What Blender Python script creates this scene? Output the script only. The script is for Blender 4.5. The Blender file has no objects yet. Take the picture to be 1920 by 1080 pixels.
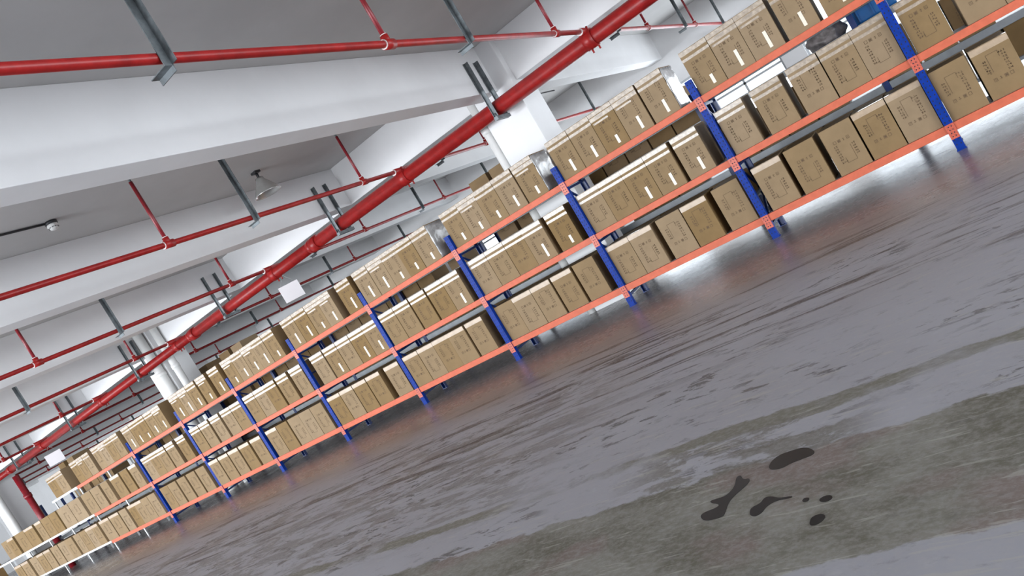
import bpy, bmesh, math, random
from mathutils import Matrix, Vector

C = bpy.context.scene.collection
sc = bpy.context.scene
PI = math.pi

# ------------------------------------------------------------------ camera
EYE = 1.494
cam_d = bpy.data.cameras.new('camera')
cam_d.sensor_width = 36.0
cam_d.lens = 1375.26 / 1920 * 36.0
cam_d.clip_start = 0.05
cam_d.clip_end = 200
cam = bpy.data.objects.new('camera', cam_d)
C.objects.link(cam)
cam.matrix_world = Matrix((
    (0.73539413, 0.40476952, 0.54346767, 0.0),
    (0.44538057, 0.31573437, -0.83782334, 0.0),
    (-0.51071678, 0.85818031, 0.05191272, EYE),
    (0, 0, 0, 1)))
sc.camera = cam

# ------------------------------------------------------------------ light and exposure
sc.view_settings.view_transform = 'Standard'
sc.view_settings.look = 'None'
sc.view_settings.gamma = 1.0
sc.view_settings.use_curve_mapping = False
sc.view_settings.exposure = 0.37

world = bpy.data.worlds.new('overcast_sky')
sc.world = world
world.use_nodes = True
wb = world.node_tree.nodes['Background']
wb.inputs[0].default_value = (0.80, 0.90, 1.0, 1)
wb.inputs[1].default_value = 2.6


def daylight(name, loc, rot, sx, sy, power, color=(0.9, 0.95, 1.0)):
    d = bpy.data.lights.new(name, 'AREA')
    d.shape = 'RECTANGLE'
    d.size = sx
    d.size_y = sy
    d.energy = power
    d.color = color
    o = bpy.data.objects.new(name, d)
    C.objects.link(o)
    o.location = loc
    o.rotation_euler = rot
    return o


# daylight entering by the loading doors at the near end, the long window band and the windows behind the racks
daylight('daylight_loading_doors', (11.8, 3.5, 1.7), (0, math.radians(90), 0), 3.2, 22, 1750)
daylight('daylight_window_band', (-26.0, -8.8, 1.9), (math.radians(90), 0, 0), 42, 2.6, 5600)
daylight('daylight_rear_windows', (0.0, 17.7, 2.0), (math.radians(-90), 0, 0), 18, 1.8, 230)

# ------------------------------------------------------------------ materials


def lin(c):
    return tuple(((v / 255) / 12.92 if v / 255 <= 0.04045 else ((v / 255 + 0.055) / 1.055) ** 2.4) for v in c)


def mat(name, col, rough=0.6, metal=0.0, spec=0.5, noise=0.0, scale=6.0, col2=None, coat=0.0, rnd=0.0, bump=0.0):
    m = bpy.data.materials.new(name)
    m.use_nodes = True
    nt = m.node_tree
    b = nt.nodes['Principled BSDF']
    b.inputs['Roughness'].default_value = rough
    b.inputs['Metallic'].default_value = metal
    b.inputs['Specular IOR Level'].default_value = spec
    b.inputs['Coat Weight'].default_value = coat
    b.inputs['Coat Roughness'].default_value = 0.12
    c1 = tuple(col) + (1,)
    if col2 is None:
        col2 = tuple(v * (1 - noise) for v in col)
    c2 = tuple(col2) + (1,)
    tc = nt.nodes.new('ShaderNodeTexCoord')
    n = nt.nodes.new('ShaderNodeTexNoise')
    n.inputs['Scale'].default_value = scale
    n.inputs['Detail'].default_value = 6
    n.inputs['Roughness'].default_value = 0.6
    nt.links.new(tc.outputs['Object'], n.inputs['Vector'])
    r = nt.nodes.new('ShaderNodeValToRGB')
    r.color_ramp.elements[0].position = 0.38
    r.color_ramp.elements[0].color = c2
    r.color_ramp.elements[1].position = 0.62
    r.color_ramp.elements[1].color = c1
    nt.links.new(n.outputs['Fac'], r.inputs['Fac'])
    out = r.outputs['Color']
    if rnd > 0:
        oi = nt.nodes.new('ShaderNodeObjectInfo')
        hs = nt.nodes.new('ShaderNodeHueSaturation')
        mr = nt.nodes.new('ShaderNodeMapRange')
        mr.inputs['To Min'].default_value = 1 - rnd
        mr.inputs['To Max'].default_value = 1 + rnd
        nt.links.new(oi.outputs['Random'], mr.inputs['Value'])
        nt.links.new(mr.outputs['Result'], hs.inputs['Value'])
        mr2 = nt.nodes.new('ShaderNodeMapRange')
        mr2.inputs['To Min'].default_value = 1.12
        mr2.inputs['To Max'].default_value = 0.85
        nt.links.new(oi.outputs['Random'], mr2.inputs['Value'])
        nt.links.new(mr2.outputs['Result'], hs.inputs['Saturation'])
        nt.links.new(out, hs.inputs['Color'])
        out = hs.outputs['Color']
    nt.links.new(out, b.inputs['Base Color'])
    if bump > 0:
        bp = nt.nodes.new('ShaderNodeBump')
        bp.inputs['Strength'].default_value = bump
        bp.inputs['Distance'].default_value = 0.01
        nt.links.new(n.outputs['Fac'], bp.inputs['Height'])
        nt.links.new(bp.outputs['Normal'], b.inputs['Normal'])
    return m


M = {}
M['paint'] = mat('white_plaster_paint', (0.80, 0.80, 0.805), 0.55, noise=0.05, scale=1.2)
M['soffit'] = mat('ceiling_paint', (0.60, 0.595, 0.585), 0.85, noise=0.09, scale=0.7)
M['pipe'] = mat('red_pipe_enamel', (0.34, 0.014, 0.013), 0.38, noise=0.3, scale=9, spec=0.35)
M['darkpipe'] = mat('dark_red_pipe_enamel', (0.26, 0.012, 0.02), 0.38, noise=0.3, scale=9)
M['seal'] = mat('white_thread_seal', (0.8, 0.72, 0.7), 0.5)
M['steel'] = mat('galvanised_steel', (0.17, 0.19, 0.20), 0.45, metal=0.5, noise=0.4, scale=14)
M['blue'] = mat('blue_powder_coat', (0.002, 0.035, 0.32), 0.42, noise=0.3, scale=14, spec=0.15, col2=(0.002, 0.03, 0.22))
M['bluedark'] = mat('blue_brace_coat', (0.006, 0.03, 0.16), 0.4, noise=0.3, scale=12)
M['orange'] = mat('orange_powder_coat', (0.66, 0.155, 0.085), 0.45, noise=0.12, scale=10, spec=0.2)
M['orangedark'] = mat('orange_bracket_coat', (0.68, 0.13, 0.075), 0.4, noise=0.35, scale=60)
M['hole'] = mat('dark_slot', (0.01, 0.012, 0.03), 0.8)
M['deck'] = mat('grey_shelf_steel', (0.30, 0.32, 0.34), 0.4, metal=0.3, noise=0.15, scale=5)
M['whitesteel'] = mat('white_rack_coat', (0.80, 0.82, 0.84), 0.35, noise=0.06)
M['carton'] = mat('corrugated_cardboard', (0.28, 0.19, 0.10), 0.75, spec=0.12, noise=0.10, scale=4, rnd=0.14, bump=0.08)
M['cartonback'] = mat('aged_cardboard', (0.25, 0.165, 0.085), 0.75, spec=0.12, noise=0.12, scale=4, rnd=0.2)
M['ink'] = mat('brown_print_ink', (0.13, 0.085, 0.05), 0.7, spec=0.2)
M['tape'] = mat('pale_sheen_packing_tape', (0.47, 0.38, 0.29), 0.26, noise=0.35, scale=16, spec=0.5, coat=0.25, bump=0.35)  # clear tape whose reflected sheen is put into a paler base colour
M['tapedull'] = mat('tan_packing_tape', (0.50, 0.375, 0.26), 0.25, noise=0.15, scale=12, spec=0.6, coat=0.2, bump=0.2)
M['sticker'] = mat('cream_paper_sticker', (0.86, 0.78, 0.64), 0.4, noise=0.06, scale=20)
M['film'] = mat('grey_stretch_film', (0.62, 0.62, 0.62), 0.12, noise=0.35, scale=7, spec=0.8, coat=0.7, bump=0.8)
M['downpipe'] = mat('white_plastic_pipe', (0.80, 0.80, 0.78), 0.35, noise=0.05)
M['signwhite'] = mat('white_sign_board', (0.88, 0.84, 0.86), 0.35, noise=0.02)
M['plastic'] = mat('white_plastic', (0.75, 0.75, 0.73), 0.4)
M['black'] = mat('black_conduit', (0.03, 0.03, 0.035), 0.5)
M['glasslamp'] = mat('lamp_reflector', (0.62, 0.62, 0.60), 0.18, metal=0.6, noise=0.15, scale=8)
M['bluebin'] = mat('blue_plastic_crate', (0.01, 0.12, 0.36), 0.35, noise=0.2)
M['bag'] = mat('grey_plastic_bag', (0.30, 0.27, 0.27), 0.3, noise=0.5, scale=9, bump=0.8)
M['navy'] = mat('navy_fabric', (0.012, 0.016, 0.06), 0.8, noise=0.4)
M['redbag'] = mat('orange_red_fabric', (0.42, 0.07, 0.03), 0.7, noise=0.4)
M['water'] = mat('standing_water', (0.022, 0.022, 0.02), 0.22, spec=0.25)
M['frame'] = mat('window_frame_paint', (0.5, 0.52, 0.54), 0.5)


def floor_material():
    m = bpy.data.materials.new('stained_wet_concrete')
    m.use_nodes = True
    nt = m.node_tree
    N, L = nt.nodes, nt.links
    bsdf = N['Principled BSDF']
    geo = N.new('ShaderNodeNewGeometry')

    def val(x):
        v = N.new('ShaderNodeValue')
        v.outputs[0].default_value = x
        return v.outputs[0]

    def mth(op, a, b=None, c=None, clamp=False):
        n = N.new('ShaderNodeMath')
        n.operation = op
        n.use_clamp = clamp
        for i, v in enumerate((a, b, c)):
            if v is None:
                continue
            if isinstance(v, (int, float)):
                n.inputs[i].default_value = v
            else:
                L.new(v, n.inputs[i])
        return n.outputs[0]

    def noise(sx, sy, detail=6, rough=0.6, off=0.0, dist=0.0):
        mp = N.new('ShaderNodeMapping')
        mp.inputs['Scale'].default_value = (sx, sy, 1)
        mp.inputs['Location'].default_value = (off, off * 1.7, 0)
        L.new(geo.outputs['Position'], mp.inputs['Vector'])
        n = N.new('ShaderNodeTexNoise')
        n.inputs['Scale'].default_value = 1.0
        n.inputs['Detail'].default_value = detail
        n.inputs['Roughness'].default_value = rough
        n.inputs['Distortion'].default_value = dist
        L.new(mp.outputs['Vector'], n.inputs['Vector'])
        return n.outputs['Fac']

    def step(x, a, b):
        n = N.new('ShaderNodeMapRange')
        n.interpolation_type = 'SMOOTHSTEP'
        n.inputs['From Min'].default_value = a
        n.inputs['From Max'].default_value = b
        L.new(x, n.inputs['Value'])
        return n.outputs['Result']

    def mix(f, a, b):
        n = N.new('ShaderNodeMix')
        n.data_type = 'RGBA'
        n.clamp_factor = True
        if isinstance(f, (int, float)):
            n.inputs[0].default_value = f
        else:
            L.new(f, n.inputs[0])
        for i, v in ((6, a), (7, b)):
            if isinstance(v, tuple):
                n.inputs[i].default_value = v + (1,)
            else:
                L.new(v, n.inputs[i])
        return n.outputs[2]

    sp = N.new('ShaderNodeSeparateXYZ')
    L.new(geo.outputs['Position'], sp.inputs[0])
    X, Y = sp.outputs['X'], sp.outputs['Y']
    wob = mth('MULTIPLY', mth('SUBTRACT', noise(1.1, 1.6, 7, 0.62), 0.5), 0.28)
    wob2 = mth('MULTIPLY', mth('SUBTRACT', noise(0.35, 0.5, 3, 0.5, 7.0), 0.5), 0.35)
    wob3 = mth('MULTIPLY', mth('SUBTRACT', noise(7.0, 12.0, 8, 0.7, 19.0), 0.5), 0.13)
    Yw = mth('ADD', mth('ADD', mth('ADD', Y, wob), mth('MULTIPLY', wob2, 0.6)), wob3)

    def band(y0, y1, soft=0.05):
        return mth('MULTIPLY', step(Yw, y0 - soft, y0 + soft), mth('SUBTRACT', 1.0, step(Yw, y1 - soft, y1 + soft)))

    fine = noise(9, 14, 8, 0.7, 3.0)
    cloud = noise(0.9, 1.5, 5, 0.55, 11.0)
    light = mix(cloud, LIGHT_A, LIGHT_B)
    light = mix(mth('MULTIPLY', step(fine, 0.52, 0.72), 0.35), light, (0.50, 0.50, 0.53))
    # damp olive lane between the two joints
    olive = mix(step(noise(1.9, 3.0, 8, 0.68, 21.0), 0.36, 0.62), (0.13, 0.122, 0.09), (0.245, 0.237, 0.205))
    olive = mix(mth('MULTIPLY', step(noise(1.3, 2.0, 4, 0.5, 33.0), 0.52, 0.66), 0.75), olive, (0.22, 0.165, 0.15))
    m_olive = band(2.30, 3.18, 0.012)
    m_streak = mth('MULTIPLY', band(3.58, 3.71, 0.012), step(noise(0.9, 1.0, 4, 0.6, 41.0), 0.36, 0.50))
    # wandering dark dabs in the middle of the aisle
    dn = noise(3.6, 11.0, 8, 0.66, 55.0, 0.5)
    dab_zone = mth('MULTIPLY', step(noise(0.7, 1.1, 3, 0.5, 61.0), 0.46, 0.58), band(2.9, 6.4, 0.3))
    m_dab = mth('MULTIPLY', step(dn, 0.555, 0.59), dab_zone)
    # rough worn lane further along the aisle
    far_zone = mth('MULTIPLY', mth('SUBTRACT', 1.0, step(mth('ADD', X, mth('MULTIPLY', wob2, 3.0)), -3.6, -2.6)), band(3.6, 6.0, 0.25))
    rn = noise(1.6, 6.5, 10, 0.72, 71.0, 0.8)
    m_rough = mth('MULTIPLY', step(rn, 0.47, 0.54), far_zone)
    # long drag marks close to the rack
    ln = noise(0.5, 6.5, 9, 0.68, 83.0, 0.3)
    lane = band(4.9, 7.2, 0.3)
    m_drag = mth('MULTIPLY', step(ln, 0.54, 0.60), lane)
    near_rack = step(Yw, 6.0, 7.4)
    rack_reflection_col = mix(noise(0.8, 2.0, 5, 0.55, 91.0), (0.165, 0.145, 0.135), (0.25, 0.22, 0.215))  # brown reflection of the cartons, put into the floor colour
    col = mix(mth('MULTIPLY', near_rack, 0.85), light, rack_reflection_col)
    col = mix(mth('MULTIPLY', m_dab, 0.85), col, (0.085, 0.082, 0.08))
    col = mix(mth('MULTIPLY', m_rough, 0.62), col, (0.15, 0.135, 0.115))
    col = mix(mth('MULTIPLY', m_drag, 0.85), col, (0.062, 0.050, 0.044))
    col = mix(mth('MULTIPLY', m_streak, 0.85), col, (0.15, 0.145, 0.10))
    # broken wet patches between the streak and the lane
    pn = noise(2.6, 6.0, 10, 0.72, 27.0, 0.4)
    pz = mth('MULTIPLY', band(3.10, 3.60, 0.05), mth('MULTIPLY', step(X, -2.4, -1.9), mth('SUBTRACT', 1.0, step(X, -1.05, -0.7))))
    col = mix(mth('MULTIPLY', mth('MULTIPLY', step(pn, 0.46, 0.53), pz), 0.8), col, (0.15, 0.14, 0.115))
    col = mix(m_olive, col, olive)
    # fine grit and pale scratches
    grit = noise(26.0, 40.0, 6, 0.75, 5.0)
    col = mix(mth('MULTIPLY', step(grit, 0.42, 0.62), 0.30), col, (0.42, 0.41, 0.40))
    col = mix(mth('MULTIPLY', step(noise(5.0, 9.0, 8, 0.75, 15.0), 0.54, 0.66), 0.32), col, (0.10, 0.095, 0.09))
    sn = noise(3.0, 26.0, 4, 0.5, 101.0, 1.2)
    col = mix(mth('MULTIPLY', step(sn, 0.62, 0.66), 0.45), col, (0.46, 0.45, 0.40))
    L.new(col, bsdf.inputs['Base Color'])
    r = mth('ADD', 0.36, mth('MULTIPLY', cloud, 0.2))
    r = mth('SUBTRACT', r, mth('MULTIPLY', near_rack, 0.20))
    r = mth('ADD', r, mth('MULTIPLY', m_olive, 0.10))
    r = mth('ADD', r, mth('MULTIPLY', step(fine, 0.45, 0.75), 0.08))
    L.new(r, bsdf.inputs['Roughness'])
    bsdf.inputs['Specular IOR Level'].default_value = 0.35
    bp = N.new('ShaderNodeBump')
    bp.inputs['Strength'].default_value = 0.12
    bp.inputs['Distance'].default_value = 0.01
    L.new(mth('ADD', fine, mth('MULTIPLY', m_rough, 0.4)), bp.inputs['Height'])
    L.new(bp.outputs['Normal'], bsdf.inputs['Normal'])
    return m


LIGHT_A = (0.31, 0.31, 0.335)
LIGHT_B = (0.44, 0.44, 0.48)
M['floor'] = floor_material()

# ------------------------------------------------------------------ mesh helpers


def add_box(bm, x0, x1, y0, y1, z0, z1, mi=0, bev=0.0):
    r = bmesh.ops.create_cube(bm, size=1.0)
    vs = r['verts']
    for v in vs:
        v.co = Vector(((x0 + x1) / 2 + v.co.x * (x1 - x0), (y0 + y1) / 2 + v.co.y * (y1 - y0), (z0 + z1) / 2 + v.co.z * (z1 - z0)))
    fs = set()
    for v in vs:
        for f in v.link_faces:
            fs.add(f)
    if bev > 0:
        es = set()
        for f in fs:
            for e in f.edges:
                es.add(e)
        rr = bmesh.ops.bevel(bm, geom=list(es), offset=bev, segments=2, affect='EDGES', profile=0.6)
        fs = set(rr['faces']) | {f for v in rr['verts'] for f in v.link_faces}
    for f in fs:
        f.material_index = mi


def add_tube(bm, p0, p1, r, seg=16, mi=0, r2=None, cap=True):
    p0, p1 = Vector(p0), Vector(p1)
    d = p1 - p0
    q = d.to_track_quat('Z', 'Y').to_matrix().to_4x4()
    mtx = Matrix.Translation((p0 + p1) / 2) @ q
    before = set(bm.faces)
    bmesh.ops.create_cone(bm, cap_ends=cap, segments=seg, radius1=r, radius2=r if r2 is None else r2, depth=d.length, matrix=mtx)
    for f in bm.faces:
        if f not in before:
            f.material_index = mi
            if len(f.verts) == 4:
                f.smooth = True


def add_bar(bm, p0, p1, w, t, mi=0):
    """flat bar from p0 to p1, w wide and t thick"""
    p0, p1 = Vector(p0), Vector(p1)
    d = p1 - p0
    q = d.to_track_quat('Z', 'Y').to_matrix().to_4x4()
    mtx = Matrix.Translation((p0 + p1) / 2) @ q @ Matrix.Diagonal((w, t, d.length, 1))
    r = bmesh.ops.create_cube(bm, size=1.0, matrix=mtx)
    for v in r['verts']:
        for f in v.link_faces:
            f.material_index = mi


def add_lathe(bm, prof, seg=28, mi=0, centre=(0, 0, 0)):
    rings = []
    for r, z in prof:
        rings.append([bm.verts.new((centre[0] + r * math.cos(2 * PI * i / seg), centre[1] + r * math.sin(2 * PI * i / seg), centre[2] + z)) for i in range(seg)])
    for a, b in zip(rings, rings[1:]):
        for i in range(seg):
            f = bm.faces.new((a[i], a[(i + 1) % seg], b[(i + 1) % seg], b[i]))
            f.smooth = True
            f.material_index = mi
    return rings


def mesh(name, bm, *mats):
    me = bpy.data.meshes.new(name)
    bmesh.ops.recalc_face_normals(bm, faces=bm.faces)
    bm.to_mesh(me)
    bm.free()
    for k in mats:
        me.materials.append(M[k])
    return me


def obj(name, me, parent=None, loc=(0, 0, 0)):
    o = bpy.data.objects.new(name, me)
    C.objects.link(o)
    o.location = loc
    if parent is not None:
        o.parent = parent
    return o


def tag(o, label, cat, group=None, kind=None):
    o['label'] = label
    o['category'] = cat
    if group:
        o['group'] = group
    if kind:
        o['kind'] = kind
    return o


def empty(name, loc, label, cat, group=None):
    o = bpy.data.objects.new(name, None)
    o.empty_display_size = 0.2
    C.objects.link(o)
    o.location = loc
    return tag(o, label, cat, group)


def struct(name, bm, *mats):
    o = obj(name, mesh(name, bm, *mats))
    o['kind'] = 'structure'
    return o


ORD = ['first', 'second', 'third', 'fourth', 'fifth', 'sixth', 'seventh', 'eighth', 'ninth', 'tenth', 'eleventh', 'twelfth',
       'thirteenth', 'fourteenth', 'fifteenth', 'sixteenth']

# ------------------------------------------------------------------ building shell
XL, XR, YN, YF = -50.0, 12.0, -9.0, 18.0
ZC = EYE + 2.65          # ceiling
ZS = EYE + 1.955         # beam soffit
BP = 3.515               # beam spacing

bm = bmesh.new()
add_box(bm, XL - 0.3, XR + 0.3, YN - 0.3, YF + 0.3, -0.2, 0.0)
struct('floor', bm, 'floor')
bm = bmesh.new()
add_box(bm, XL - 0.3, XR + 0.3, YN - 0.3, YF + 0.3, ZC, ZC + 0.25)
struct('ceiling', bm, 'soffit')
bm = bmesh.new()
add_box(bm, XL - 0.3, XL, YN, YF, 0, ZC)
struct('wall_left', bm, 'paint')
# rear wall: tall door openings where daylight reaches the floor, sills elsewhere
OPEN = [(-12.2, -8.4, 1.25), (-7.4, -6.0, 0.02), (-5.2, -2.4, 1.25), (-1.9, 3.2, 0.02), (3.9, 8.0, 1.25), (8.5, 11.5, 1.25)]
bm = bmesh.new()
xe = XL
for (a_, b_, s_) in OPEN:
    add_box(bm, xe, a_, YF, YF + 0.25, 0, ZC)
    add_box(bm, a_, b_, YF, YF + 0.25, 2.75, ZC)
    add_box(bm, a_, b_, YF, YF + 0.25, 0, s_)
    xe = b_
add_box(bm, xe, XR, YF, YF + 0.25, 0, ZC)
struct('wall_back', bm, 'paint')
for k, (x0, x1, s_) in enumerate(OPEN):
    bm = bmesh.new()
    n = 4 if x1 - x0 > 2 else 2
    for i in range(n):
        x = x0 + (x1 - x0 - 0.05) * i / (n - 1)
        add_box(bm, x, x + 0.05, YF + 0.08, YF + 0.14, s_, 2.75)
    for z in (s_, 1.9, 2.70):
        add_box(bm, x0 + 0.05, x1 - 0.05, YF + 0.08, YF + 0.14, z, z + 0.05)
    struct('window_%d' % (k + 1), bm, 'frame')
# side of the hall behind the camera: wall with a long window band
bm = bmesh.new()
add_box(bm, XL, XR, YN - 0.25, YN, 0, 0.6)
add_box(bm, XL, XR, YN - 0.25, YN, 3.3, ZC)
for k in range(9):
    add_box(bm, XL + k * 7.2, XL + k * 7.2 + 0.6, YN - 0.25, YN, 0.6, 3.3)
add_box(bm, -6.0, XR, YN - 0.25, YN, 0.6, 3.3)  # unseen solid infill, added to cut daylight on the near cartons
struct('wall_front', bm, 'paint')
bm = bmesh.new()
add_box(bm, XR, XR + 0.25, YN, YF, 3.35, ZC)
for y in (-9.0, -2.5, 4.0, 10.5, 17.0):
    add_box(bm, XR, XR + 0.25, y, y + 1.0, 0, 3.35)
struct('wall_right', bm, 'paint')

# transverse beams, the longitudinal beam on the column line, the columns
for k in range(-4, 12):
    xn = -4.66 - BP * k
    bm = bmesh.new()
    add_box(bm, xn - 0.31, xn, YN, YF, ZS, ZC, bev=0.008)
    struct('ceiling_beam', bm, 'paint')
bm = bmesh.new()
add_box(bm, XL, XR, 9.65, 9.95, ZS + 0.002, ZC, bev=0.008)
struct('ceiling_beam', bm, 'paint')
for j in range(-1, 4):
    xc = -4.75 - 10.55 * j
    bm = bmesh.new()
    add_box(bm, xc - 0.35, xc + 0.35, 9.5, 10.15, 0, ZC, bev=0.012)
    struct('column', bm, 'paint')

# ------------------------------------------------------------------ fire main and sprinkler branches
ZM = EYE + 1.695
YM = 9.12
main = empty('fire_main_pipe', (0, YM, ZM), 'thick red fire main pipe running above the whole front rack', 'pipe')
segs = [(XR - 0.5, -8.9, 0.108), (-8.9, -13.0, 0.098), (-13.0, -23.0, 0.088), (-23.0, -40.0, 0.08)]
for i, (a, b, r) in enumerate(segs):
    bm = bmesh.new()
    add_tube(bm, (a, 0, 0), (b, 0, 0), r, 28)
    obj('pipe_run', mesh('pipe_run', bm, 'pipe'), main)
for i in range(1, 4):
    x = segs[i][0]
    bm = bmesh.new()
    add_tube(bm, (x + 0.14, 0, 0), (x - 0.02, 0, 0), segs[i - 1][2] + 0.018, 28)
    add_tube(bm, (x - 0.02, 0, 0), (x - 0.12, 0, 0), segs[i - 1][2] + 0.018, 28, r2=segs[i][2] + 0.004)
    obj('pipe_reducer', mesh('pipe_reducer', bm, 'pipe'), main)
BX = [-3.02 - 3.53 * k for k in range(-2, 10)]
ZB = EYE + 1.81
for x in BX:
    r = 0.108 if x > -8.9 else 0.098 if x > -13 else 0.088 if x > -23 else 0.08
    bm = bmesh.new()
    # saddle clamp round the main with its outlet and bolts
    add_tube(bm, (x + 0.075, 0, 0), (x - 0.075, 0, 0), r + 0.012, 28)
    add_tube(bm, (x, -0.19, ZB - ZM), (x, 0.17, ZB - ZM), 0.048, 18)
    for sx in (-0.05, 0.05):
        add_tube(bm, (x + sx, -0.03, r + 0.0), (x + sx, -0.03, r + 0.05), 0.013, 8)
        add_tube(bm, (x + sx, 0.05, -r - 0.05), (x + sx, 0.05, -r), 0.013, 8)
    add_tube(bm, (x, -0.20, ZB - ZM), (x, -0.185, ZB - ZM), 0.046, 18, mi=1)
    obj('outlet_clamp', mesh('outlet_clamp', bm, 'pipe', 'seal'), main)
for k in range(-2, 10):                       # angle steel brackets bolted to the beam faces
    x = -4.66 - BP * k + 0.045
    bm = bmesh.new()
    for y in (-0.14, 0.14):
        add_box(bm, x - 0.03, x + 0.03, y - 0.004, y + 0.004, -0.15, 0.72)
        add_box(bm, x - 0.034, x - 0.028, y - 0.025, y + 0.025, -0.15, 0.72)
    add_box(bm, x - 0.03, x + 0.03, -0.19, 0.19, -0.16, -0.11)
    add_tube(bm, (x, 0.15, -0.16), (x, 0.15, -0.06), 0.012, 8)
    add_tube(bm, (x, -0.15, -0.16), (x, -0.15, -0.06), 0.012, 8)
    obj('pipe_bracket', mesh('pipe_bracket', bm, 'steel'), main)

RY = [-1.7, 1.6, 4.92, 8.2, 11.85, 15.0]
HY = [-1.3, 2.83, 6.08, 10.2, 13.95, 17.3]
def make_branch():
    root = empty('sprinkler_pipe', (0, 0, 0), 'x', 'pipe', 'sprinkler branch pipes under the ceiling')
    bm = bmesh.new()
    add_tube(bm, (0, YN + 0.2, 0), (0, YF - 0.1, 0), 0.030, 16)
    obj('pipe_run', mesh('branch_run', bm, 'pipe'), root)
    up = ZC - ZB
    bm = bmesh.new()
    add_tube(bm, (0, 0, 0.02), (0, 0, up - 0.10), 0.020, 12)
    riser = mesh('riser', bm, 'darkpipe')
    bm = bmesh.new()
    add_tube(bm, (0, 0, up - 0.10), (0, 0, up - 0.06), 0.014, 10)
    add_tube(bm, (0, 0, up - 0.045), (0, 0, up - 0.04), 0.022, 12)
    add_bar(bm, (0.012, 0, up - 0.06), (0.012, 0, up - 0.04), 0.004, 0.004)
    head = mesh('sprinkler_head', bm, 'steel')
    bm = bmesh.new()
    add_tube(bm, (0, -0.06, 0), (0, 0.06, 0), 0.042, 16)
    add_tube(bm, (0, 0, 0), (0, 0, 0.075), 0.034, 14)
    add_tube(bm, (0, -0.068, 0), (0, -0.06, 0), 0.038, 16, mi=1)
    add_tube(bm, (0, 0, 0.075), (0, 0, 0.083), 0.028, 14, mi=1)
    tee = mesh('tee_joint', bm, 'pipe', 'seal')
    for y in RY:
        o = obj('riser', riser, root, (0, y, 0))
        obj('sprinkler_head', head, o)
        obj('tee_joint', tee, root, (0, y, 0))
    bm = bmesh.new()
    # L section dropper with a hooked foot
    add_box(bm, 0.034, 0.040, -0.028, 0.028, -0.06, up)
    add_box(bm, 0.034, 0.085, 0.022, 0.028, -0.06, up)
    add_box(bm, -0.11, 0.040, -0.028, 0.028, -0.066, -0.060)
    add_box(bm, -0.11, 0.040, 0.022, 0.028, -0.10, -0.060)
    hang = mesh('angle_hanger', bm, 'steel')
    for y in HY:
        obj('angle_hanger', hang, root, (0, y, 0))
    return root


def copy_tree(o, parent=None):
    c = o.copy()
    C.objects.link(c)
    c.parent = parent
    for ch in list(o.children):
        copy_tree(ch, c)
    return c


proto = make_branch()
BL = {-2: 'red sprinkler branch pipe crossing over the rack well before the first blue post',
      -1: 'red sprinkler branch pipe crossing over the rack beside the first blue post'}
for i, x in enumerate(BX):
    o = proto if i == 0 else copy_tree(proto)
    o.location = (x, 0, ZB)
    n = i - 2
    o['label'] = BL.get(n, 'red sprinkler branch pipe crossing under the ceiling, %s in line down the hall' % ORD[max(n, 0)])

# red riser pipe and downpipes
bm = bmesh.new()
add_tube(bm, (0, 0, 0), (0, 0, 3.02), 0.085, 22)
add_tube(bm, (0, 0, 2.3), (0, 0, 2.42), 0.105, 22)
tag(obj('fire_riser_pipe', mesh('fire_riser_pipe', bm, 'darkpipe'), None, (-23.55, 9.36, 0)),
    'vertical dark red fire riser pipe by the far white column', 'pipe')


def downpipe(x, y, r, label, collar=(1.2, 2.9)):
    root = empty('downpipe', (x, y, 0), label, 'pipe', 'white downpipes at the columns')
    bm = bmesh.new()
    add_tube(bm, (0, 0, 0), (0, 0, ZC), r, 24)
    obj('pipe_run', mesh('downpipe_run', bm, 'downpipe'), root)
    for z in collar:
        bm = bmesh.new()
        add_tube(bm, (0, 0, z), (0, 0, z + 0.09), r + 0.012, 24)
        obj('pipe_collar', mesh('pipe_collar', bm, 'downpipe'), root)


downpipe(-5.19, 9.58, 0.075, 'white downpipe beside the first square white column', (1.2, 3.05))
downpipe(-15.06, 9.385, 0.10, 'thicker white downpipe in front of the second white column')
downpipe(-14.70, 9.55, 0.08, 'thinner white downpipe at the corner of the second white column')
downpipe(-25.35, 9.38, 0.10, 'white downpipe in front of the far white column')

# ------------------------------------------------------------------ ceiling fittings


def bay_lamp(x, y, label):
    root = empty('high_bay_lamp', (x, y, ZC), label, 'lamp', 'high bay lamps under the ceiling')
    bm = bmesh.new()
    add_box(bm, -0.05, 0.05, -0.05, 0.05, -0.03, 0)
    add_tube(bm, (0, 0, -0.03), (0, 0, -0.10), 0.02, 12)
    obj('mount', mesh('lamp_mount', bm, 'black'), root)
    bm = bmesh.new()
    add_lathe(bm, [(0.0, -0.10), (0.055, -0.10), (0.065, -0.14), (0.12, -0.22), (0.19, -0.33), (0.20, -0.345), (0.193, -0.345), (0.182, -0.325), (0.11, -0.22), (0.05, -0.15)], 32)
    obj('reflector', mesh('lamp_reflector', bm, 'glasslamp'), root)
    bm = bmesh.new()
    add_lathe(bm, [(0.0, -0.16), (0.035, -0.17), (0.05, -0.23), (0.035, -0.29), (0.0, -0.305)], 20)
    obj('bulb', mesh('lamp_bulb', bm, 'plastic'), root)


bay_lamp(-7.42, 7.37, 'clear bell-shaped ceiling lamp in the bay beyond the first deep beam')
bay_lamp(-7.55, 17.0, 'small ceiling lamp seen past the first white column')

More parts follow.
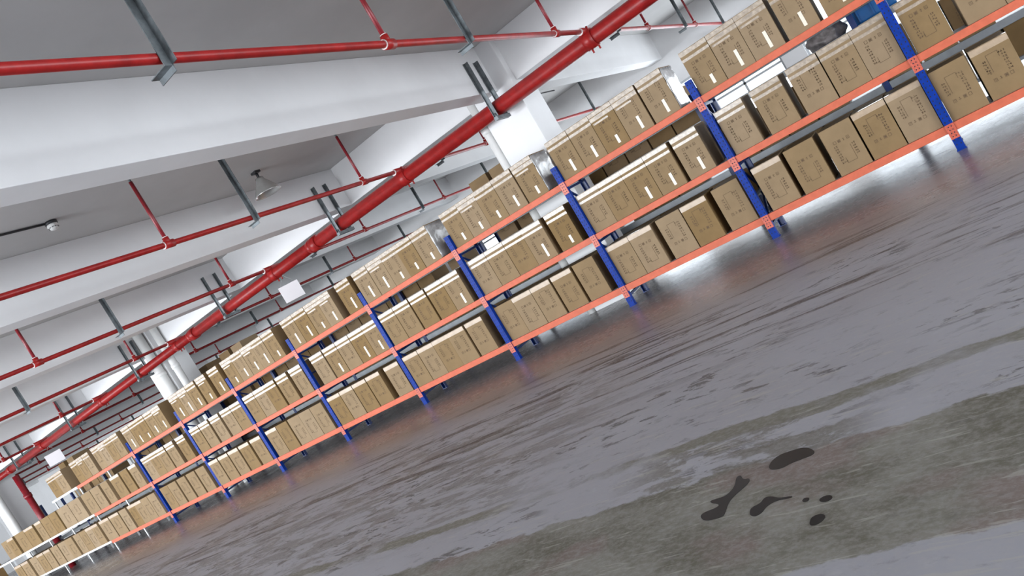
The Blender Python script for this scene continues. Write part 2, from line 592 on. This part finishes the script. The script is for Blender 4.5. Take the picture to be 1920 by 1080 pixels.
root = empty('smoke_detector', (-7.4, 4.47, ZC), 'round white smoke detector on a dark base under the ceiling', 'detector')
bm = bmesh.new()
add_tube(bm, (0, 0, -0.035), (0, 0, 0), 0.062, 24)
obj('mounting_base', mesh('detector_base', bm, 'black'), root)
bm = bmesh.new()
add_lathe(bm, [(0.052, -0.035), (0.056, -0.045), (0.056, -0.062), (0.045, -0.068), (0.044, -0.074), (0.04, -0.078), (0.038, -0.09), (0.02, -0.097), (0, -0.098)], 28)
for i in range(10):
    a = 2 * PI * i / 10
    add_box(bm, 0.046 * math.cos(a) - 0.006, 0.046 * math.cos(a) + 0.006, 0.046 * math.sin(a) - 0.006, 0.046 * math.sin(a) + 0.006, -0.0735, -0.069, 1)
obj('sensor_cover', mesh('detector_cover', bm, 'plastic', 'black'), root)
bm = bmesh.new()
add_tube(bm, (0, 0, 0), (0, -0.0 - 12.9, 0), 0.012, 10)
tag(obj('cable_conduit', mesh('cable_conduit', bm, 'black'), None, (-7.4, 4.40, ZC - 0.014)),
    'thin dark conduit under the ceiling leading to the smoke detector', 'conduit')
bm = bmesh.new()
add_tube(bm, (0, 0, 0), (0, 5.5, 0), 0.012, 10)
tag(obj('cable_conduit', mesh('cable_conduit_rear', bm, 'black'), None, (-6.9, 11.2, ZC - 0.014)),
    'thin dark conduit under the ceiling past the first white column', 'conduit')


def sign(x, label):
    root = empty('hanging_sign', (x, 9.12, 2.76), label, 'sign', 'blank white signs under the fire main')
    root.rotation_euler = (0, 0, math.atan2(0.32, 0.15))
    bm = bmesh.new()
    add_box(bm, -0.19, 0.19, -0.004, 0.004, -0.15, 0.15, bev=0.003)
    obj('board', mesh('sign_board', bm, 'signwhite'), root)
    bm = bmesh.new()
    top = ZM - (0.101 if x > -13 else 0.091) - 2.76
    for s in (-0.15, 0.15):
        add_tube(bm, (s, 0, 0.14), (0, 0, top - 0.002), 0.0012, 6)
    obj('wire', mesh('sign_wire', bm, 'plastic'), root)


sign(-9.94, 'blank white sign hanging over the cartons past the fourth blue post')
sign(-20.5, 'blank white sign hanging over the white-framed end of the rack')

# ------------------------------------------------------------------ racks
YB0, YB1 = 8.60, 9.24            # front face and rear face of the rack
POSTX = [1.886 - 2.0 * k for k in range(9)] + [-16.29]
LV = {'bottom': (0.200, 0.285), 'middle': (0.970, 1.050), 'top': (1.755, 1.835)}


def post_mesh(name, h, wx, wy, body, holes=True):
    bm = bmesh.new()
    # open C section: face plate and two returns
    add_box(bm, -wx / 2, wx / 2, 0, 0.006, 0, h)
    add_box(bm, -wx / 2, -wx / 2 + 0.006, 0.006, wy, 0, h)
    add_box(bm, wx / 2 - 0.006, wx / 2, 0.006, wy, 0, h)
    if holes:
        z = 0.06
        while z < h - 0.02:
            for s in (-0.018, 0.018):
                add_box(bm, s - 0.005 + s * 0.1, s + 0.005 + s * 0.1, -0.0008, 0.001, z, z + 0.016, 1)
            z += 0.05
    add_box(bm, -wx / 2 - 0.008, wx / 2 + 0.008, -0.006, wy + 0.006, 0, 0.006)
    return mesh(name, bm, body, 'hole')


rack = empty('storage_rack', (0, YB0, 0), 'long blue and orange steel rack loaded with three tiers of brown cartons', 'rack')
pm = post_mesh('upright_post', 2.062, 0.080, 0.06, 'blue')
rearpm = post_mesh('rear_post', 2.062, 0.075, 0.055, 'bluedark', False)
bm = bmesh.new()
zz = [0.12, 0.52, 0.92, 1.32, 1.72]
for i, z in enumerate(zz):
    add_box(bm, -0.018, 0.018, 0.055, 0.59, z, z + 0.03)
for i in range(4):
    a, b = (0.06, 0.585) if i % 2 == 0 else (0.585, 0.06)
    add_bar(bm, (0.0, a, zz[i] + 0.03), (0.0, b, zz[i + 1]), 0.028, 0.018)
brace = mesh('frame_brace', bm, 'bluedark')
for x in POSTX:
    obj('upright_post', pm, rack, (x, 0, 0))
    o = obj('rear_post', rearpm, rack, (x, YB1 - YB0, 0))
    o.rotation_euler = (0, 0, PI)
    obj('frame_brace', brace, rack, (x, 0, 0))


def rail_mesh(length, h, body):
    bm = bmesh.new()
    add_box(bm, -length / 2, length / 2, 0, 0.045, -h, 0, bev=0.006)
    # pressed step along the inner top edge
    add_box(bm, -length / 2 + 0.05, length / 2 - 0.05, 0.0445, 0.06, -h, -0.025)
    return mesh('cross_rail', bm, body)


def bracket_mesh():
    bm = bmesh.new()
    add_box(bm, -0.041, 0.041, -0.016, -0.0105, -0.155, 0.004, bev=0.002)
    for z in (-0.02, -0.055, -0.09, -0.125):
        for s in (-0.014, 0.014):
            add_box(bm, s - 0.005, s + 0.005, -0.0168, -0.0155, z - 0.008, z + 0.004, 1)
    return mesh('rail_bracket', bm, 'orangedark', 'hole')


brk = bracket_mesh()
bays = []
for a, b in zip(POSTX, POSTX[1:]):
    bays.append((b, a))
railcache = {}


def rail(parent, x0, x1, z, h, y, body, br=True, front=True):
    key = (round(x1 - x0, 2), h, body)
    if key not in railcache:
        railcache[key] = rail_mesh(x1 - x0, h, body)
    o = obj('cross_rail', railcache[key], parent, ((x0 + x1) / 2, y, z))
    if br:
        obj('rail_bracket', brk, o, (-(x1 - x0) / 2, 0, 0))
    return o


def deck(parent, x0, x1, z, y0, y1):
    bm = bmesh.new()
    n = 4
    w = (x1 - x0) / n
    for i in range(n):
        add_box(bm, x0 + w * i + 0.004, x0 + w * (i + 1) - 0.004, y0, y1, z - 0.012, z)
        add_box(bm, x0 + w * i + 0.006, x0 + w * (i + 1) - 0.006, (y0 + y1) / 2 - 0.03, (y0 + y1) / 2 + 0.03, z - 0.035, z - 0.012)
    return obj('shelf_deck', mesh('shelf_deck', bm, 'deck'), parent)


for (x0, x1) in bays:
    for lv, (z0, z1) in LV.items():
        rail(rack, x0, x1, z1, z1 - z0, 0.006 + 0.004, 'orange')
        o = rail(rack, x0 + 0.04, x1 - 0.04, z1, z1 - z0, YB1 - YB0 - 0.055, 'deck', br=False)
        deck(rack, x0 + 0.045, x1 - 0.045, z1, 0.07, YB1 - YB0 - 0.06)
# last orange spans carried by white legs
WX = [-17.72, -19.26, -20.74, -22.18, -23.6, -25.0, -26.4]
for lv, xe in (('bottom', -19.25), ('middle', -19.25), ('top', -19.25)):
    z0, z1 = LV[lv]
    rail(rack, xe + 0.02, -16.33, z1, z1 - z0, 0.010, 'orange', br=False)
    rail(rack, xe + 0.02, -16.33, z1, z1 - z0, YB1 - YB0 - 0.055, 'deck', br=False)
    deck(rack, xe + 0.03, -16.34, z1, 0.07, YB1 - YB0 - 0.06)

wrack = empty('storage_rack', (0, YB0, 0), 'white-framed steel rack at the far end carrying brown cartons', 'rack')
legm = {}
for i, x in enumerate(WX):
    h = 1.83 if x > -21 else 1.04
    if h not in legm:
        bm = bmesh.new()
        add_box(bm, -0.02, 0.02, 0, 0.005, 0, h)
        add_box(bm, -0.02, -0.015, 0.005, 0.04, 0, h)
        legm[h] = mesh('rack_leg', bm, 'whitesteel')
    par = rack if i == 0 else wrack
    obj('leg', legm[h], par, (x, 0.06, 0))
    o = obj('leg', legm[h], par, (x, YB1 - YB0 + 0.02, 0))
    o.rotation_euler = (0, 0, PI)
for a, b in zip(WX[1:], WX[2:]):
    for lv in ('bottom', 'middle') + (('top',) if a > -20 else ()):
        z0, z1 = LV[lv]
        rail(wrack, b + 0.0, a - 0.0, z1, 0.055, 0.012, 'whitesteel', br=False)
        rail(wrack, b + 0.03, a - 0.03, z1, 0.055, YB1 - YB0 - 0.055, 'whitesteel', br=False)
        deck(wrack, b + 0.03, a - 0.03, z1, 0.075, YB1 - YB0 - 0.06)

# second rack row behind the columns, grey rails
YR = 10.32
rrack = empty('storage_rack', (0, YR, 0), 'grey-railed rack row seen through the gaps behind the columns', 'rack')
RL = (0.37, 0.84, 1.62)
RP = [1.6 - 2.1 * k for k in range(14)]
rp = post_mesh('rear_row_post', 2.0, 0.07, 0.06, 'bluedark', False)
for x in RP:
    obj('upright_post', rp, rrack, (x, 0, 0))
    o = obj('rear_post', rearpm, rrack, (x, 0.66, 0))
    o.rotation_euler = (0, 0, PI)
for a, b in zip(RP, RP[1:]):
    for z in RL:
        hh = 0.09 if z > 0.5 else 0.04
        rail(rrack, b + 0.036, a - 0.036, z, hh, 0.005, 'deck', br=False)
        rail(rrack, b + 0.036, a - 0.036, z, hh, 0.60, 'deck', br=False)
        deck(rrack, b + 0.05, a - 0.05, z, 0.07, 0.595)

# ------------------------------------------------------------------ cartons
rng = random.Random(7)
CW, CD, CH = 0.338, 0.50, 0.538


def print_marks(bm, w, h, seed, flip=False):
    r = random.Random(seed)

    def q(x0, x1, z0, z1):
        if flip:
            x0, x1, z0, z1 = -x1, -x0, h - z1, h - z0
        add_box(bm, x0, x1, -CD / 2 - 0.0009, -CD / 2 + 0.0005, z0, z1, 1)
    # row of handling symbols in thin outlined frames
    zt = 0.345
    for i in range(4):
        x = -0.085 + i * 0.047
        s = 0.030
        if i != 2:
            q(x, x + s, zt, zt + 0.0045); q(x, x + s, zt + s, zt + s + 0.0035)
            q(x, x + 0.0045, zt, zt + s); q(x + s - 0.0035, x + s, zt, zt + s)
        if i == 1:
            q(x + 0.006, x + 0.024, zt + 0.007, zt + 0.026)
        if i == 2:
            q(x + 0.013, x + 0.017, zt, zt + 0.03); q(x + 0.004, x + 0.026, zt + 0.02, zt + 0.024)
            q(x + 0.008, x + 0.022, zt + 0.004, zt + 0.008)
        if i == 3:
            q(x + 0.009, x + 0.021, zt + 0.009, zt + 0.013); q(x + 0.009, x + 0.021, zt + 0.019, zt + 0.023)
    # column of stroked characters on one side
    for j in range(7):
        z = 0.305 - j * 0.031
        n = 2 if j < 6 else 3
        for c in range(n):
            x = -0.098 + c * 0.021
            for t in range(r.randint(2, 4)):
                if r.random() < 0.5:
                    zz_ = z + r.uniform(0, 0.018)
                    q(x, x + 0.016, zz_, zz_ + 0.0045)
                else:
                    xx_ = x + r.uniform(0, 0.012)
                    q(xx_, xx_ + 0.0045, z, z + 0.020)
    # shorter column on the other side
    for j in range(5):
        z = 0.27 - j * 0.030
        for c in range(2):
            x = 0.074 + c * 0.019
            for t in range(r.randint(2, 4)):
                if r.random() < 0.5:
                    zz_ = z + r.uniform(0, 0.018)
                    q(x, x + 0.015, zz_, zz_ + 0.0045)
                else:
                    xx_ = x + r.uniform(0, 0.011)
                    q(xx_, xx_ + 0.0045, z, z + 0.019)
    # large empty outlined panel
    q(-0.045, 0.060, 0.105, 0.109)
    q(-0.045, -0.041, 0.105, 0.17)
    q(0.056, 0.060, 0.105, 0.285)
    if w > 0.45:
        q(w / 2 - 0.12, w / 2 - 0.05, 0.2, 0.204); q(w / 2 - 0.12, w / 2 - 0.05, 0.3, 0.304)


def carton_mesh(w, seed, flip, marks=True, h=CH, back=False):
    bm = bmesh.new()
    add_box(bm, -w / 2, w / 2, -CD / 2, CD / 2, 0, h, bev=0.004)
    # closed top flaps with their centre slit
    add_box(bm, -w / 2 + 0.003, w / 2 - 0.003, -CD / 2 + 0.003, -0.002, h - 0.001, h + 0.003)
    add_box(bm, -w / 2 + 0.003, w / 2 - 0.003, 0.002, CD / 2 - 0.003, h - 0.001, h + 0.003)
    if marks:
        print_marks(bm, w, h, seed, flip)
    return mesh('carton', bm, 'cartonback' if back else 'carton', 'ink')


def tape_mesh(w, kind, seed):
    r = random.Random(seed)
    bm = bmesh.new()
    yf = -CD / 2
    z1 = 0.536
    e = 0.0014
    if kind == 'two':
        for (a, b) in ((z1 - 0.052, z1), (z1 - 0.118, z1 - 0.084)):
            add_box(bm, -w / 2 - 0.0005, w / 2 + 0.0005, yf - e, yf, a + r.uniform(-0.003, 0.003), b)
    elif kind == 'wide':
        add_box(bm, -w / 2 - 0.0005, w / 2 + 0.0005, yf - e, yf, z1 - 0.105, z1 - 0.055)
        add_box(bm, -w / 2 - 0.0005, w / 2 + 0.0005, yf - e, yf, z1 - 0.046, z1)
        add_box(bm, -w / 2 + 0.02, w / 2 - 0.10, yf - e * 1.6, yf, z1 - 0.150, z1 - 0.128)
    else:
        add_box(bm, -w / 2 - 0.0005, w / 2 + 0.0005, yf - e, yf, z1 - 0.060, z1)
    # strip carried over the top seam
    add_box(bm, -w / 2, w / 2, yf - e, yf + 0.06, CH + 0.003, CH + 0.0045)
    return mesh('packing_tape', bm, 'tape' if kind != 'one' else 'tapedull')


cm, tm = {}, {}
for v in range(4):
    cm[('std', v)] = carton_mesh(CW, v, False)
    cm[('flip', v)] = carton_mesh(CW, v + 10, True)
sm = []
for L_ in (0.11, 0.16, 0.19):
    bm = bmesh.new()
    add_box(bm, 0.018, 0.054, -CD / 2 - 0.0022, -CD / 2 - 0.0006, 0.045, 0.045 + L_)
    sm.append(mesh('paper_sticker', bm, 'sticker'))


def carton_for(w, flip, v):
    if abs(w - CW) < 0.001:
        return cm[('flip' if flip else 'std', v)]
    k = (round(w, 2), flip, v)
    if k not in cm:
        cm[k] = carton_mesh(w - 0.004, v, flip)
    return cm[k]


def tape_for(w, kind, v):
    k = (round(w, 3), kind, v)
    if k not in tm:
        tm[k] = tape_mesh(w if abs(w - CW) < 0.001 else w - 0.004, kind, v)
    return tm[k]


BOX = {('bottom', -1):[(-0.09, 0.279), (0.312, 0.637)],
('middle', -1):[(-0.059, 0.293), (0.437, 0.76), (0.767, 1.069)],
('top', 0):[(-2.093, -1.753), (-1.739, -1.408), (-1.395, -1.036), (-1.024, -0.636), (-0.602, -0.226)],
('middle', 0):[(-2.071, -1.71), (-1.62, -1.277), (-1.201, -0.847), (-0.836, -0.508), (-0.499, -0.158)],
('bottom', 0):[(-2.01, -1.668), (-1.625, -1.27), (-1.211, -0.864), (-0.85, -0.511), (-0.506, -0.145)],
('top', 1):[(-4.1, -3.777), (-3.76, -3.433), (-3.416, -3.063), (-3.047, -2.701), (-2.686, -2.334)],
('middle', 1):[(-4.105, -3.781), (-3.76, -3.429), (-3.409, -3.068), (-3.052, -2.696), (-2.663, -2.312)],
('bottom', 1):[(-4.081, -3.761), (-3.745, -3.402), (-3.316, -2.967), (-2.952, -2.626), (-2.537, -2.183)],
('top', 2):[(-6.06, -5.799), (-5.788, -5.462), (-5.442, -5.137), (-5.117, -4.784), (-4.689, -4.353)],
('middle', 2):[(-6.13, -5.811), (-5.801, -5.457), (-5.442, -5.106), (-5.096, -4.763), (-4.624, -4.29)],
('bottom', 2):[(-6.085, -5.785), (-5.774, -5.444), (-5.395, -5.05), (-5.026, -4.671), (-4.653, -4.282)],
('top', 3):[(-8.051, -7.774), (-7.761, -7.427), (-7.415, -7.086), (-7.074, -6.767), (-6.756, -6.424)],
('middle', 3):[(-8.054, -7.777), (-7.746, -7.409), (-7.39, -7.012), (-6.988, -6.663), (-6.641, -6.316)],
('bottom', 3):[(-8.114, -7.786), (-7.774, -7.432), (-7.42, -7.113), (-7.09, -6.747), (-6.702, -6.362)],
('top', 4):[(-10.066, -9.773), (-9.757, -9.495), (-9.48, -9.12), (-9.105, -8.785), (-8.572, -8.227)],
('middle', 4):[(-9.973, -9.607), (-9.592, -9.245), (-9.231, -8.895), (-8.881, -8.562), (-8.541, -8.185)],
('bottom', 4):[(-10.099, -9.812), (-9.782, -9.446), (-9.417, -9.077), (-9.056, -8.719), (-8.585, -8.243)],
('top', 5):[(-12.134, -11.833), (-11.815, -11.504), (-11.477, -11.139), (-11.121, -10.793), (-10.776, -10.465)],
('middle', 5):[(-12.102, -11.774), (-11.756, -11.438), (-11.42, -11.076), (-11.025, -10.683), (-10.626, -10.247)],
('bottom', 5):[(-12.049, -11.766), (-11.731, -11.352), (-11.336, -11.002), (-10.986, -10.669), (-10.645, -10.283)],
('top', 6):[(-14.209, -13.988), (-13.945, -13.59), (-13.558, -13.244), (-13.1, -12.737), (-12.637, -12.267)],
('middle', 6):[(-14.132, -13.834), (-13.803, -13.41), (-13.38, -12.999), (-12.979, -12.6), (-12.562, -12.194)],
('bottom', 6):[(-14.203, -13.829), (-13.808, -13.445), (-13.425, -13.072), (-13.043, -12.663), (-12.634, -12.283)],
('top', 7):[(-16.262, -15.982), (-15.957, -15.671), (-15.646, -15.366), (-15.33, -14.962), (-14.927, -14.614)],
('middle', 7):[(-16.262, -15.966), (-15.941, -15.627), (-15.603, -15.297), (-15.25, -14.86), (-14.792, -14.37)],
('bottom', 7):[(-16.26, -15.947), (-15.912, -15.572), (-15.537, -15.149), (-15.127, -14.75), (-14.728, -14.351)],
('top', 8):[(-19.102, -18.766), (-18.736, -18.438), (-18.408, -18.058), (-17.957, -17.645), (-17.617, -17.297), (-17.27, -16.931), (-16.904, -16.573)],
('middle', 8):[(-19.468, -18.955), (-18.926, -18.459), (-18.401, -17.977), (-17.893, -17.428), (-17.402, -16.977), (-16.951, -16.539)],
('bottom', 8):[(-19.431, -18.904), (-18.876, -18.366), (-18.325, -17.94), (-17.886, -17.552), (-17.526, -17.199), (-17.161, -16.854), (-16.829, -16.505)],
('top', 9):[(-20.551, -19.603)],
('middle', 9):[(-24.892, -23.998), (-23.919, -23.26), (-23.222, -22.587), (-22.513, -22.08), (-22.044, -21.518), (-21.483, -21.007), (-20.957, -20.284), (-20.252, -19.591)],
('bottom', 9):[(-25.036, -24.554), (-24.514, -24.005), (-23.967, -23.473), (-23.435, -22.955), (-22.919, -22.452), (-22.416, -21.962), (-21.928, -21.486), (-21.452, -20.989), (-20.956, -20.602), (-20.554, -20.223), (-20.177, -19.853), (-19.807, -19.461)]}


ZT = {'bottom': 0.285, 'middle': 1.05, 'top': 1.835}
BAYNAME = {-1: 'before the first blue post', 8: 'past the last blue post', 9: 'in the white-framed end section'}
YFRONT = 8.672
for (lv, bay), rows in BOX.items():
    yf = 8.645 if bay < 3 else 8.612 if bay < 6 else 8.592 if bay < 8 else 8.55
    items = []
    for a, b in rows:
        a, b = a * yf / 8.66, b * yf / 8.66
        w = b - a
        n = 2 if w > 0.8 else 1
        for i in range(n):
            items.append([a + w / n * (i + 0.5), CW if 0.2 < w / n < 0.42 else round(w / n - 0.01, 2)])
    # settle neighbours between their two posts so that none intersect
    walls = [1.886] + POSTX[1:] + (WX if lv != 'top' else [WX[0], WX[1], WX[2]]) + [-99]
    for hi_w, lo_w in zip(walls, walls[1:]):
        grp = [it for it in items if lo_w < it[0] <= hi_w]
        if not grp:
            continue
        gap = 0.046 if hi_w > -16.5 else 0.028
        lo_x, hi_x = lo_w + gap, hi_w - gap
        tot = sum(g[1] for g in grp) + 0.006 * (len(grp) - 1)
        if tot > hi_x - lo_x:
            kf = (hi_x - lo_x - 0.006 * (len(grp) - 1)) / (tot - 0.006 * (len(grp) - 1))
            for g in grp:
                g[1] = math.floor(g[1] * kf * 100) / 100
        for it in range(300):
            grp[0][0] = max(grp[0][0], lo_x + grp[0][1] / 2)
            grp[-1][0] = min(grp[-1][0], hi_x - grp[-1][1] / 2)
            for p, n_ in zip(grp, grp[1:]):
                need = (p[1] + n_[1]) / 2 + 0.005 - (n_[0] - p[0])
                if need > 0:
                    p[0] -= need / 2
                    n_[0] += need / 2
    n_items = len(items)
    for i, (cx, w) in enumerate(items):
        place = n_items - 1 - i            # counted from the near end
        flip = rng.random() < (0.30 if lv != 'bottom' else 0.42)
        v = rng.randrange(4)
        yj = rng.uniform(0, 0.012)
        o = obj('carton', carton_for(w, flip, v), None, (cx, yf + CD / 2 + yj, ZT[lv] + 0.0006))
        o.rotation_euler = (0, 0, rng.uniform(-0.006, 0.006))
        detail = ''
        if lv == 'top':
            k = rng.choice(['wide', 'two', 'two'])
        elif lv == 'middle':
            k = 'two'
        else:
            k = rng.choice(['one', 'one', 'none']) if bay < 7 else 'none'
        if bay >= 8 and lv != 'top':
            k = 'one' if rng.random() < 0.4 else 'none'
        if k != 'none':
            obj('packing_tape', tape_for(w, k, v), o)
        st = (lv == 'top' and bay >= 0 and bay < 8) or (lv == 'middle' and bay >= 1 and bay < 5 and rng.random() < 0.4)
        if st:
            obj('paper_sticker', sm[rng.randrange(3)], o)
        if bay == -1:
            where = 'before the first blue post'
        elif bay == 8:
            where = 'past the last blue post'
        elif bay == 9:
            where = 'in the white-framed section'
        else:
            where = 'past the %s blue post' % ORD[bay]
        kind = {'top': 'taped', 'middle': 'taped', 'bottom': 'brown'}[lv]
        if st:
            kind = 'stickered'
        tag(o, '%s carton, %s %s, %s shelf, counted from the near end' % (kind, ORD[place], where, lv), 'carton',
            'cartons on the %s shelf of the front rack' % lv)

# stretch film pulled over the exposed side of cartons beside the posts
FILM = [('top', -2.352, 0.2), ('top', -6.435, 0.0), ('top', -4.349, 0.0)]
for (lv, xs, _) in FILM:
    best = None
    for o in C.objects:
        if o.name.startswith('carton') and abs(o.location.z - ZT[lv] - 0.0006) < 0.01 and abs(o.location.x + CW / 2 - xs) < 0.12:
            best = o
    if best is None:
        continue
    bm = bmesh.new()
    n = 10
    r_ = random.Random(3)
    grid = []
    for i in range(n + 1):
        row = []
        for j in range(n + 1):
            y = -CD / 2 - 0.002 + (CD + 0.004) * i / n
            z = 0.01 + (CH - 0.02) * j / n
            row.append(bm.verts.new((CW / 2 + 0.003 + r_.uniform(0, 0.012), y, z)))
        grid.append(row)
    for i in range(n):
        for j in range(n):
            f = bm.faces.new((grid[i][j], grid[i + 1][j], grid[i + 1][j + 1], grid[i][j + 1]))
            f.smooth = True
    r = bmesh.ops.extrude_face_region(bm, geom=list(bm.faces))
    for v in [g for g in r['geom'] if isinstance(g, bmesh.types.BMVert)]:
        v.co.x -= 0.001
    obj('stretch_film', mesh('stretch_film', bm, 'film'), best)

# cartons on the rack row behind
STK = (-6.25, -5.80, -14.25, -13.75, -15.2, -23.3, -22.7)
back_m = [carton_mesh(0.38, 40 + i, False, i < 2, back=True) for i in range(3)]
tiers = {'lowest': 0.37, 'lower': 0.84, 'upper': 1.62}
low_m = [carton_mesh(0.38, 50 + i, False, False, h=0.375, back=True) for i in range(2)]
for tier, z in tiers.items():
    for bi, (a, b) in enumerate(zip(RP, RP[1:])):
        if bi > 11:
            continue
        n = 5
        cnt = 0
        for i in range(n):
            cx = a - 0.04 - (a - b - 0.08) * (i + 0.5) / n
            if tier == 'lowest' and rng.random() < 0.08:
                continue
            if tier == 'upper' and (-2.7 < cx < -1.0 or cx > -0.9 or (cx < -7 and rng.random() < 0.15)):
                continue
            if tier == 'upper' and any(abs(cx - q) < 0.40 for q in STK):
                continue
            if tier == 'lower' and rng.random() < 0.30:
                continue
            if tier == 'lower' and any(abs(cx - q) < 0.47 for q in (-9.6, -12.7)):
                continue
            o = obj('carton', low_m[rng.randrange(2)] if tier == 'lowest' else back_m[rng.randrange(3)], None, (cx, YR + 0.33, z + 0.0006))
            o.rotation_euler = (0, 0, rng.uniform(-0.01, 0.01))
            cnt += 1
            tag(o, 'plain carton on the rear rack row, %s tier, %s in its %s bay from near' % (tier, ORD[cnt - 1], ORD[bi]), 'carton',
                'cartons on the rack row behind')
# extra cartons stacked on the upper tier of the rear row
for (cx, z, lab) in ((-6.25, 2.165, 'loose carton stacked high behind the third blue post'),
                     (-5.80, 2.165, 'loose carton stacked high beside the first white column'),
                     (-14.25, 2.165, 'loose carton stacked high behind the seventh blue post'),
                     (-13.75, 2.165, 'second loose carton stacked high behind the seventh blue post'),
                     (-15.2, 2.165, 'loose carton stacked high before the second white column'),
                     (-23.3, 2.165, 'loose carton stacked high above the white-framed end section'),
                     (-22.7, 2.165, 'second loose carton stacked high above the white-framed end section')):
    o = obj('carton', back_m[0], None, (cx, YR + 0.33, z))
    tag(o, lab, 'carton', 'loose cartons on top of the rear rack row')
    if True:
        s = obj('carton', back_m[1], None, (cx, YR + 0.33, 1.6206))
        tag(s, lab.replace('loose carton stacked high', 'carton carrying a loose one'), 'carton', 'cartons on the rack row behind')

# stack at the far end of the white-framed rack
k = 0
for (x, y, z, rz) in ((-27.2, 8.9, 0, 0.1), (-27.2, 8.9, 0.542, -0.1), (-27.9, 8.8, 0, -0.2), (-27.85, 8.8, 0.542, 0.15), (-28.7, 8.9, 0, 0.05),
                      (-27.3, 8.9, 1.084, 0.3), (-28.0, 8.85, 1.084, 0.1)):
    o = obj('carton', back_m[k % 3], None, (x, y, z))
    o.rotation_euler = (0, 0, rz)
    tag(o, 'loose carton in the heap beyond the far rack end, %s put down' % ORD[k], 'carton', 'cartons heaped beyond the rack end')
    k += 1

# goods glimpsed between the tiers
bm = bmesh.new()
add_box(bm, -0.26, 0.26, -0.22, 0.22, 0, 0.30, bev=0.02)
add_box(bm, -0.275, 0.275, -0.235, 0.235, 0.27, 0.31, bev=0.008)
for s in (-0.17, 0, 0.17):
    add_box(bm, s - 0.01, s + 0.01, -0.232, -0.22, 0.02, 0.26)
crate = mesh('crate', bm, 'bluebin')
tag(obj('crate', crate, None, (-0.25, YR + 0.33, 1.6206)), 'blue plastic crate glimpsed under the top shelf near the first blue post', 'crate')


def sack(name, x, y, z, sx, sy, sz, m, label, cat, seed):
    r = random.Random(seed)
    bm = bmesh.new()
    bmesh.ops.create_icosphere(bm, subdivisions=4, radius=1.0)
    ph = [r.uniform(0, 6) for _ in range(6)]
    for v in bm.verts:
        p = v.co.copy()
        d = 1 + 0.10 * math.sin(4 * p.x + ph[0]) * math.sin(5 * p.y + ph[1]) + 0.06 * math.sin(9 * p.z + ph[2] + 4 * p.x) + 0.04 * math.sin(13 * p.x + ph[3])
        v.co = Vector((p.x * sx * d, p.y * sy * d, max(p.z * d, -0.55) * sz))
    lo = min(v.co.z for v in bm.verts)
    for v in bm.verts:
        v.co.z -= lo
    for f in bm.faces:
        f.smooth = True
    return tag(obj(name, mesh(name, bm, m), None, (x, y, z)), label, cat)


sack('plastic_bag', -0.85, YR + 0.33, 1.6206, 0.24, 0.2, 0.17, 'bag', 'crumpled grey plastic bag beside the blue crate', 'bag', 1)
sack('cloth_bundle', -9.6, YR + 0.33, 0.842, 0.26, 0.2, 0.14, 'navy', 'dark navy bundle on the rear row past the fifth blue post', 'bundle', 2)
sack('cloth_bundle', -12.7, YR + 0.33, 0.842, 0.26, 0.2, 0.16, 'redbag', 'orange red bundle on the rear row past the sixth blue post', 'bundle', 4)

# ------------------------------------------------------------------ puddles
PUD = {
 'p1': [(-1.306, 3.086), (-1.302, 3.156), (-1.267, 3.199), (-1.194, 3.205), (-1.136, 3.199), (-1.084, 3.134), (-1.09, 3.101), (-1.138, 3.093), (-1.193, 3.084), (-1.239, 3.056)],
 'p2': [(-1.594, 2.826), (-1.588, 2.856), (-1.518, 2.869), (-1.509, 2.893), (-1.568, 2.929), (-1.569, 2.951), (-1.491, 2.948), (-1.46, 3.013), (-1.471, 3.109), (-1.446, 3.107), (-1.427, 3.061), (-1.39, 3.056), (-1.387, 3.009), (-1.432, 2.95), (-1.464, 2.893), (-1.461, 2.798), (-1.47, 2.775), (-1.555, 2.776)],
 'p3': [(-1.335, 2.753), (-1.334, 2.79), (-1.292, 2.806), (-1.283, 2.845), (-1.248, 2.84), (-1.209, 2.807), (-1.145, 2.796), (-1.152, 2.782), (-1.22, 2.794), (-1.259, 2.769), (-1.273, 2.725), (-1.3, 2.71), (-1.326, 2.728)],
 'p4': [(-1.027, 2.711), (-1.008, 2.732), (-0.977, 2.727), (-0.967, 2.701), (-0.986, 2.684), (-1.01, 2.689)],
 'p5': [(-1.049, 2.569), (-1.043, 2.602), (-1.011, 2.612), (-0.986, 2.592), (-0.992, 2.56), (-1.019, 2.54), (-1.043, 2.545)],
 'p6': [(-1.1, 2.737), (-1.091, 2.757), (-1.068, 2.748), (-1.069, 2.725), (-1.087, 2.723)],
}
PL = {'p1': 'broad ragged puddle at the edge of the olive floor lane', 'p2': 'long bone-shaped dark puddle on the concrete floor',
      'p3': 'small dark puddle with a thin trailing tail on the floor', 'p4': 'little oval dark puddle near the puddle with a tail',
      'p5': 'pale-centred round water spot on the floor', 'p6': 'tiny dark water drop between two small puddles'}
for key, pts in PUD.items():
    cx = sum(p[0] for p in pts) / len(pts)
    cy = sum(p[1] for p in pts) / len(pts)
    P = [Vector((p[0] - cx, p[1] - cy, 0)) for p in pts]
    for it in range(2):                    # smooth the outline
        Q = []
        for a, b in zip(P, P[1:] + P[:1]):
            Q.append(a * 0.75 + b * 0.25)
            Q.append(a * 0.25 + b * 0.75)
        P = Q
    bm = bmesh.new()
    vs = [bm.verts.new((p.x, p.y, 0.0)) for p in P]
    f = bm.faces.new(vs)
    r = bmesh.ops.extrude_face_region(bm, geom=[f])
    for v in [g for g in r['geom'] if isinstance(g, bmesh.types.BMVert)]:
        v.co.z += 0.0016
    bmesh.ops.triangulate(bm, faces=[f for f in bm.faces if len(f.verts) > 4])
    tag(obj('puddle', mesh('puddle', bm, 'water'), None, (cx, cy, 0.0002)), PL[key], 'puddle', 'puddles on the concrete floor')
